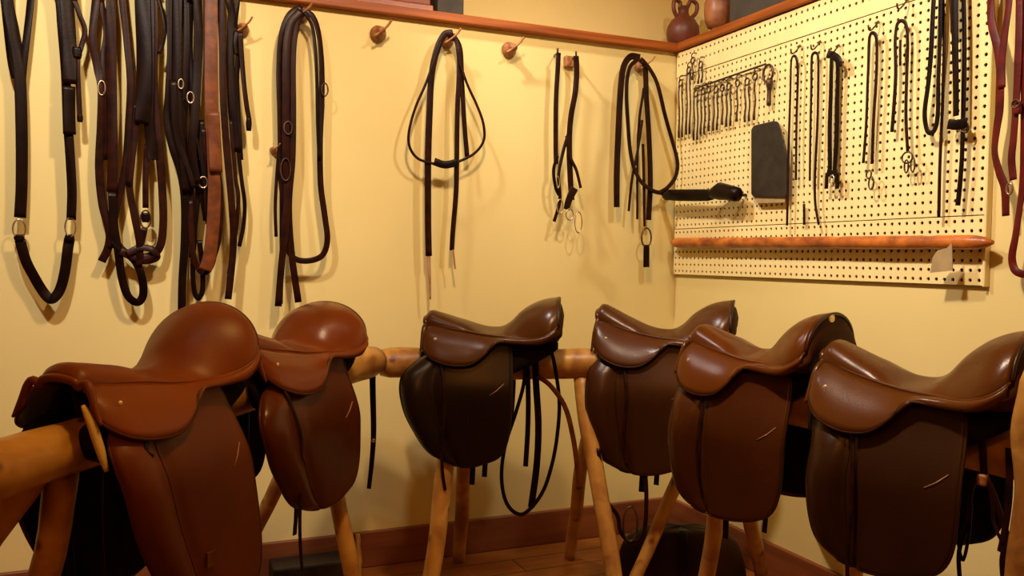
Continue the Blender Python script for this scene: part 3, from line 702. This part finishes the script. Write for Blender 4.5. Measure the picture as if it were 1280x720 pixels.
# ------------------------------------------------------------------ hook rail with bits
q0 = rw(868,111,.03); q1 = rw(957,80,.03)
b = thing('hook_rail', 'slim dark metal rail at the upper left of the pegboard, small bits hanging from it', 'rail', q0.lerp(q1,.5))
bm = bmesh.new(); tube(bm, [q0.lerp(q1,i/10) for i in range(11)], .004, 8); obj('bar', bm, M['dark_metal'], b, world=True)
for t in (.02,.5,.98):
    p = q0.lerp(q1,t); bm = bmesh.new(); tube(bm, [p, Vector((-.012,p.y,p.z))], .003, 6); obj('stay', bm, M['dark_metal'], b, world=True)
def small_bit(px, y0, y1, ring=True, wide=False, label=None, group=None, name='hanging_bit'):
    top = rw(px, y0, .036); bot = rw(px+random.uniform(-1,1), y1, .030)
    b = thing(name, label, 'bit', top, 0, group)
    bm = bmesh.new(); torus(bm, top-Vector((0,0,.012)), (-1,0,0), .012, .0032, 14, 6, 1, 1.1); obj('ring', bm, M['dark_metal'], b, world=True)
    for dy in ((-.011,.011) if wide else (0,)):
        bm = bmesh.new(); a_ = top-Vector((0,-dy,.022)); c_ = Vector((bot.x, bot.y+dy*1.1, bot.z))
        pts = [a_.lerp(c_, i/8)+Vector((0, .003*math.sin(i*1.1), 0)) for i in range(9)]
        tube(bm, pts, [.0048 if i in (0,7,8) else .0034 for i in range(9)], 8); obj('shank', bm, M['dark_metal'], b, world=True)
    hk = top + Vector((0,0,.008)); bm = bmesh.new()
    tube(bm, smooth_path([Vector((-.014,hk.y,hk.z+.012)), hk+Vector((-.0,0,.010)), hk+Vector((-.006,0,-.004)), hk+Vector((0,0,-.012))], sub=4), .0022, 6); obj('hanger', bm, M['dark_metal'], b, world=True)
GL = 'small dark metal bit among the row on the slim hook rail'; GG = 'bits hanging in a row from the hook rail'
for px, y0, y1, w in ((870,113,175,1),(879,110,168,1),(886,108,164,0),(895,108,163,1),(903,106,156,0),(911,104,158,1),(922,100,152,0),(934,98,152,1),(944,92,150,0)):
    small_bit(px, y0, y1, wide=bool(w), label=GL, group=GG)
small_bit(851, 100, 172, wide=True, label='long dark metal bit leftmost on the pegboard, next to the corner')
small_bit(861, 84, 168, wide=True, label='dark bit hanging just left of the hook rail, second from the corner')
small_bit(876, 77, 104, wide=True, label='short dark metal bit above the left end of the hook rail')
small_bit(866, 72, 100, wide=False, label='short dark bit just under the ledge strip, next to the corner')
b = thing('ring_bit', 'dark ring bit with a short thick shank, right end of the hook rail', 'bit', rw(962,90,.035))
bm = bmesh.new(); torus(bm, rw(960,92,.035), (-1,0,0), .026, .0045, 20, 8, 1, 1.2); obj('ring', bm, M['dark_metal'], b, world=True)
bm = bmesh.new(); p = rw(962,98,.035); r_ = rw(961,132,.035); tube(bm, [p.lerp(r_,i/8) for i in range(9)], [.010,.014,.012,.009,.008,.008,.008,.009,.008], 10); obj('shank', bm, M['dark_metal'], b, world=True)

# ------------------------------------------------------------------ loops on the pegboard
RN = (-1,0,0)
def peg(b, px, py, h=10):
    p = rw(px, py, .02); q = rw(px, py, .05); bm = bmesh.new()
    tube(bm, smooth_path([Vector((-.010,p.y,q.z+.03)), Vector((-.025,q.y,q.z+.028)), q+Vector((0,0,.0)), q+Vector((-.012,0,-.002)), q+Vector((-.016,0,.012))], sub=4), .0028, 6)
    obj('peg_hook', bm, M['dark_metal'], b, world=True)
def ploop(label, name, segs, pegpx, cat='strap', rings=(), mat='strap'):
    b = thing(name, label, cat, rw(*pegpx, .05))
    peg(b, *pegpx)
    for i, s in enumerate(segs):
        n_, pts, w = s[0], s[1], s[2]; o_ = s[3] if len(s) > 3 else .045; mt = s[4] if len(s) > 4 else mat
        strap(n_, b, pts, w, rw, o_, mt, RN, twist=.2, wob=.003)
    for (x,y,rx,ry,m_) in rings: buckle('buckle', b, x, y, rx, ry, rw, .052, m_, RN, .0028)
    return b
ploop('thin dark strap loop just right of the black pouch', 'strap_loop', [('loop', [(984,282),(985,240),(986,180),(988,110),(989,76),(992,70),(996,73),(997,90),(995,150),(995,225)], 3.2)], (993,66))
ploop('thin dark strap loop, second to the right of the black pouch', 'strap_loop', [('loop', [(1012,226),(1013,170),(1014,110),(1015,72),(1018,66),(1022,69),(1023,85),(1022,150),(1019,220),(1019,255),(1023,281)], 3.4), ('strap_end', [(1005,255),(1005,281)], 4, .03)], (1018,61))
ploop('thick dark doubled strap with a tasselled lower end, middle of the pegboard', 'spur_strap', [('strap', [(1040,72),(1039,110),(1037,160),(1037,215)], 6, .046, 'strapb'), ('strap', [(1040,70),(1047,78),(1046,130),(1045,180),(1043,218)], 6, .042, 'strapb'), ('knot', [(1034,68),(1040,69),(1048,75),(1049,84)], 9, .055, 'strapb'), ('end_tab', [(1034,215),(1041,218),(1047,216)], 9, .05, 'strapb'), ('tassel', [(1034,216),(1033,236)], 5, .048, 'strapb'), ('tassel', [(1046,216),(1046,236)], 6, .05, 'strapb')], (1041,66), rings=((1040,226,4,7,'steel'),))
ploop('dark strap loop whose lower end carries a jointed metal piece', 'strap_loop', [('loop', [(1079,204),(1083,150),(1085,90),(1086,52),(1089,42),(1094,43),(1096,55),(1095,100),(1092,150),(1090,205)], 4.5)], (1090,37), rings=((1086,218,4,5,'dark_metal'),(1089,229,4,8,'dark_metal')))
ploop('dark strap loop with a spur at its lower end, right of the jointed one', 'strap_loop', [('loop', [(1115,165),(1117,140),(1120,90),(1119,50),(1121,32),(1126,26),(1132,30),(1134,50),(1133,100),(1133,150),(1135,190)], 4.5), ('inner_strap', [(1126,50),(1125,82)], 3)], (1126,10), rings=((1134,197,8,7,'dark_metal'),(1141,206,3,9,'dark_metal'),(1133,208,3,8,'dark_metal')))
ploop('narrow U-shaped black strap loop reaching down from the top of the pegboard', 'strap_loop', [('loop', [(1168,-20),(1166,20),(1164,60),(1160,105),(1156,140),(1158,160),(1162,166),(1168,163),(1172,145),(1173,100),(1175,40),(1176,-20)], 6, .05, 'strapb'), ('long_strap', [(1178,-10),(1180,60),(1178,130),(1175,200),(1173,272)], 4, .04)], (1172,-26))
ploop('thick black spur strap at the right of the pegboard with a buckled cluster', 'spur_strap', [('strap', [(1193,-20),(1194,40),(1195,100),(1195,145)], 9, .055, 'strapb'), ('strap', [(1204,-20),(1205,60),(1204,150),(1203,190),(1200,225),(1197,257)], 6, .045, 'strapb'), ('side_strap', [(1188,-20),(1190,40)], 4, .05), ('wrapped_band', [(1185,155),(1196,156),(1208,153)], 12, .06, 'strapb')], (1196,-26), rings=((1190,155,5,6,'steel'),(1202,157,6,7,'steel'),(1207,160,4,6,'dark_metal')))
# red halter
b = thing('halter', 'dark red leather halter hanging at the right edge beside the pegboard', 'halter', rw(1262,-30,.05))
for n_, pts, w, o_ in (('cheek_strap', [(1244,-30),(1238,0),(1240,30),(1247,60),(1251,95),(1250,135),(1245,165),(1243,190),(1249,215),(1256,235),(1257,270)], 10, .05),
    ('cheek_strap', [(1262,-30),(1260,10),(1256,45),(1252,80),(1252,110)], 9, .056), ('noseband', [(1274,-30),(1274,40),(1271,110),(1267,170),(1264,200),(1266,225)], 9, .06),
    ('rein', [(1280,-30),(1281,100),(1279,200),(1275,250),(1270,295),(1265,322),(1268,336),(1276,342),(1290,343)], 9, .052), ('rein', [(1287,-30),(1288,120),(1285,240)], 8, .046),
    ('crown_strap', [(1244,-30),(1266,-44),(1287,-30)], 9, .054)):
    strap(n_, b, pts, w, rw, o_, 'red', RN, twist=.3)
keeper('keeper', b, 1271, 137, 12, 12, rw, .066, 'red', RN); buckle('buckle', b, 1262, 236, 4, 7, rw, .066, 'steel', RN); buckle('buckle', b, 1270, 130, 5, 5, rw, .07, 'dark_metal', RN)

# ------------------------------------------------------------------ straps hanging on the racks
n2 = Vector((d2.y, -d2.x, 0)).normalized()        # towards the room
def r2s(px, py, off): return onplane(px, py, R2A + n2*off, n2)
b = thing('rein_bundle', 'loose dark reins looped over the rail right of the nearly black saddle', 'reins', r2s(668,455,.06))
strap('rein', b, [(687,432),(693,455),(699,500),(697,540),(690,580),(677,617),(655,642),(640,638),(630,620),(627,590),(632,555),(645,515),(655,478),(657,440)], 4.5, r2s, .066, 'strapb', n2, twist=.2)
strap('cheek_strap', b, [(669,440),(670,478),(673,530),(671,580),(664,634)], 8, r2s, .062, 'strapb', n2)
strap('cheek_strap', b, [(658,440),(660,480),(660,530),(657,583)], 6, r2s, .058, 'strapb', n2)
strap('rein', b, [(672,470),(688,482),(706,508),(716,545),(721,580),(724,612)], 6, r2s, .075, 'strapr', n2)
b = thing('leather_strap', 'black strap with metal studs hanging left of the nearly black saddle', 'strap', r2s(465,460,.06))
strap('strap', b, [(466,440),(466,480),(467,540),(465,575),(461,611)], 8, r2s, .062, 'strapb', n2, wpx2=5); buckle('stud', b, 467, 551, 1.5, 1.5, r2s, .068, 'steel', n2)
n3 = Vector((d3.y, -d3.x, 0)).normalized()
def r3s(px, py, off): return onplane(px, py, R3O + n3*off, n3)
b = thing('rein_bundle', 'knotted brown straps tied round the rail at the right edge', 'reins', r3s(1230,560,.06))
strap('tie', b, [(1226,530),(1229,560),(1230,596)], 8, r3s, .062, 'strap', n3, t=.008)
for pts, w in (([(1228,594),(1216,605),(1212,630),(1208,660),(1200,690),(1202,740)],5), ([(1214,630),(1212,660),(1207,690),(1203,700),(1200,680),(1206,655)],4), ([(1232,594),(1242,615),(1252,650),(1258,672),(1254,700),(1258,740)],7), ([(1262,560),(1262,610),(1258,650),(1250,690)],8), ([(1233,596),(1240,630),(1243,655),(1254,680)],4)):
    strap('rein', b, pts, w, r3s, .068, 'strap', n3)
keeper('knot', b, 1228, 600, 14, 14, r3s, .07, 'hookwood', n3)
# post at the right edge
pf = fl(1290, 1180)
bm = bmesh.new(); log(bm, (pf.x, pf.y, .0), (pf.x+.005, pf.y, .98), .060, .054, seed=31, seg=44, lump=.34, bend=.03)
tag(obj('log_post', bm, M['log']), 'upright rough log post at the bottom right corner of the view', 'post')

# floor things
q = fl(380, 703); bm = bmesh.new()
box(bm, (-.15,-.06,0), (.13,.06,.085)); o = obj('lid_box', bm, M['black'], None, smooth=False); o.location = (q.x, min(q.y+.06,-.09), 0); bevel(o, .008, 2)
o.name = 'flat_box'; tag(o, 'low black box on the floor by the back wall, seen under the second saddle', 'box')
a = fl(449, 735); bm = bmesh.new(); log(bm, (a.x,a.y,0), (lw(447,668,.03).x,-.032,lw(447,668,.03).z), .012, .010, sides=10, seed=9, seg=8)
tag(obj('wooden_stick', bm, M['log']), 'short pale stick leaning on the baseboard left of the black saddle', 'stick')

# stirrup leathers hanging under the corner saddle
b = thing('stirrup_leather', 'looped brown strap with an iron hanging under the dark corner saddle', 'stirrup', r2s(780,590,.06))
strap('strap', b, [(748,560),(752,600),(760,628),(772,645),(776,665),(786,676),(798,676),(806,660),(808,620),(806,580)], 5, r2s, .14, 'strap', n2)
buckle('stirrup_iron', b, 788, 655, 9, 22, r2s, .15, 'dark_metal', n2, .004)
# saddlebag on the floor in the dark corner
def bag():
    c = fl(850, 735); b = thing('saddle_bag', 'dark brown leather saddlebag slumped on the floor under the corner saddle', 'bag', c)
    bm = bmesh.new(); rings = []
    for i in range(17):
        a = i/16; z = .22*math.sin(PI*a*.5)**.9 if a < 1 else .22; r = .17*math.cos(PI*a*.5)**.45 if a < 1 else .003
        rings.append([bm.verts.new(((r*1.35)*math.copysign(abs(math.cos(t))**.8, math.cos(t)), (r*.6)*math.copysign(abs(math.sin(t))**.8, math.sin(t)), z+.008*noise.noise(Vector((math.cos(t)*2,math.sin(t)*2,a*5))))) for t in [2*PI*k/32 for k in range(32)]])
    for i in range(16):
        for k in range(32): bm.faces.new((rings[i][k],rings[i][(k+1)%32],rings[i+1][(k+1)%32],rings[i+1][k]))
    bm.faces.new(rings[0][::-1]); bm.faces.new(rings[-1])
    mm = leather('saddlebag leather', (.030,.009,.003), .5, spec=.1); obj('body', bm, mm, b)
    bm = bmesh.new(); P = [Vector((.0,-.108*math.cos(PI*i/20*.5)**.3-.004 if i<20 else 0,.225*math.sin(PI*.5*i/20)**.9)) for i in range(3,20)]
    ribbon(bm, P, .03, (0,-1,0), .006); obj('strap', bm, M['strapb'], b)
    b.rotation_euler = (0,0,math.radians(-30))
bag()

# ------------------------------------------------------------------ things on the ledge
LT = LEDGE+.034
b = thing('clay_jug', 'dark red-brown round clay jug with a looped handle, on the ledge in the corner', 'jug', (.055,.055,LT))
bm = bmesh.new(); lathe(bm, [(.035,0),(.050,.012),(.066,.04),(.072,.07),(.068,.10),(.050,.128),(.028,.142),(.022,.16),(.024,.185),(.018,.186),(.016,.15)], (0,0,0)); obj('body', bm, M['pot'], b)
bm = bmesh.new(); tube(bm, smooth_path([(.03,-.01,.135),(.058,-.012,.165),(.060,-.012,.20),(.035,-.005,.215),(.020,0,.185)], sub=6), .009, 10); obj('handle', bm, M['pot'], b)
bm = bmesh.new(); tube(bm, smooth_path([(-.03,0,.132),(-.050,0,.17),(-.045,0,.21),(-.018,0,.20),(-.018,0,.175)], sub=6), .009, 10); obj('spout', bm, M['pot'], b)
c = onplane(896, 20, (.05,0,0), (-1,0,0))
b = thing('clay_pot', 'tan and brown clay pot on a pale foot, on the ledge right of the corner', 'pot', (.06,c.y,LT))
bm = bmesh.new(); lathe(bm, [(.030,0),(.032,.004),(.030,.025),(.026,.03)], (0,0,0)); obj('foot', bm, M['lining'], b, label='pale foot ring')
bm = bmesh.new(); lathe(bm, [(.026,.03),(.045,.038),(.056,.065),(.060,.10),(.058,.14),(.045,.17),(.032,.18),(.036,.195),(.030,.195)], (0,0,0)); obj('body', bm, M['pot2'], b)
c0 = onplane(919, 10, (.05,0,0), (-1,0,0)); c1 = onplane(990, 0, (.05,0,0), (-1,0,0))
bm = bmesh.new(); box(bm, (.02,c1.y-.25,LT), (.14,c0.y,LT+.17)); bevel(tag(obj('case', bm, M['charcoal'], smooth=False), 'charcoal grey case on the ledge above the pegboard', 'case'), .008)
c0 = onplane(545, 5, (0,.05,0), (0,-1,0)); c1 = onplane(578, 5, (0,.05,0), (0,-1,0))
bm = bmesh.new(); box(bm, (c0.x,.03,LT), (c1.x,.15,LT+.14)); bevel(tag(obj('case', bm, M['charcoal'], smooth=False), 'small charcoal box on the ledge above the thin-strapped bridle', 'box'), .006)
c0 = onplane(415, 0, (0,.05,0), (0,-1,0)); c1 = onplane(541, 5, (0,.05,0), (0,-1,0))
root = thing('wooden_chest', 'red-brown wooden chest on the ledge left of the small charcoal box', 'chest', ((c0.x+c1.x)/2,.09,LT))
bm = bmesh.new(); box(bm, (c0.x,.02,LT), (c1.x-.006,.17,LT+.035)); bevel(obj('base', bm, M['trim'], root, smooth=False, world=True), .004)
bm = bmesh.new(); box(bm, (c0.x+.01,.028,LT+.035), (c1.x-.016,.16,LT+.13)); bevel(obj('body', bm, M['base'], root, smooth=False, world=True), .004)

# ------------------------------------------------------------------ light
def area(name, loc, target, size, power, col, size_y=None):
    l = bpy.data.lights.new(name, 'AREA'); l.energy = power; l.color = col; l.size = size
    if size_y: l.shape = 'RECTANGLE'; l.size_y = size_y
    o = bpy.data.objects.new(name, l); COL.objects.link(o); o.location = loc
    o.rotation_euler = (Vector(target)-Vector(loc)).to_track_quat('-Z','Y').to_euler(); return o
WARM = (1.0,.80,.60)
area('ceiling_lamp', (-1.5,-1.7,2.80), (-1.2,-.7,1.0), .20, 20, (1,.54,.15))
area('orange_fill', (-2.6,-3.6,2.8), (-1.4,-.6,.9), .5, 13, (1,.31,.03))  # added fill with no fitting behind it; turns the shaded parts orange
def spot(name, loc, target, power, deg, blend, col, rad=.06):
    l = bpy.data.lights.new(name, 'SPOT'); l.energy = power; l.color = col; l.spot_size = math.radians(deg); l.spot_blend = blend; l.shadow_soft_size = rad
    o = bpy.data.objects.new(name, l); COL.objects.link(o); o.location = loc
    o.rotation_euler = (Vector(target)-Vector(loc)).to_track_quat('-Z','Y').to_euler(); return o
PALE = (1,.89,.78)
for x, e in ((-2.5,155),(-1.5,66),(-.62,62)): spot('wall_spotlight', (x,-1.6,2.78), (x,0,1.52 if x > -2 else 1.36), e, 74, .9, PALE)
for y, e in ((-.55,108),(-1.65,135)): spot('wall_spotlight', (-1.6,y,2.78), (0,y,1.40 if y > -1 else 1.15), e, 80, .9, PALE)
w = bpy.data.worlds.new('world'); SC.world = w; w.use_nodes = True
w.node_tree.nodes['Background'].inputs[0].default_value = (1,.30,.03,1); w.node_tree.nodes['Background'].inputs[1].default_value = .11

cam = bpy.data.cameras.new('camera'); cam.sensor_width = 36; cam.lens = F/1280*36; cam.clip_start = .02
co = bpy.data.objects.new('camera', cam); COL.objects.link(co)
m3 = Matrix((RT, UP, -fw)).transposed(); co.matrix_world = Matrix.Translation(CAM) @ m3.to_4x4()
SC.camera = co
vs = SC.view_settings; vs.view_transform = 'Standard'; vs.look = 'None'; vs.exposure = 0.0; vs.gamma = 1; vs.use_curve_mapping = False
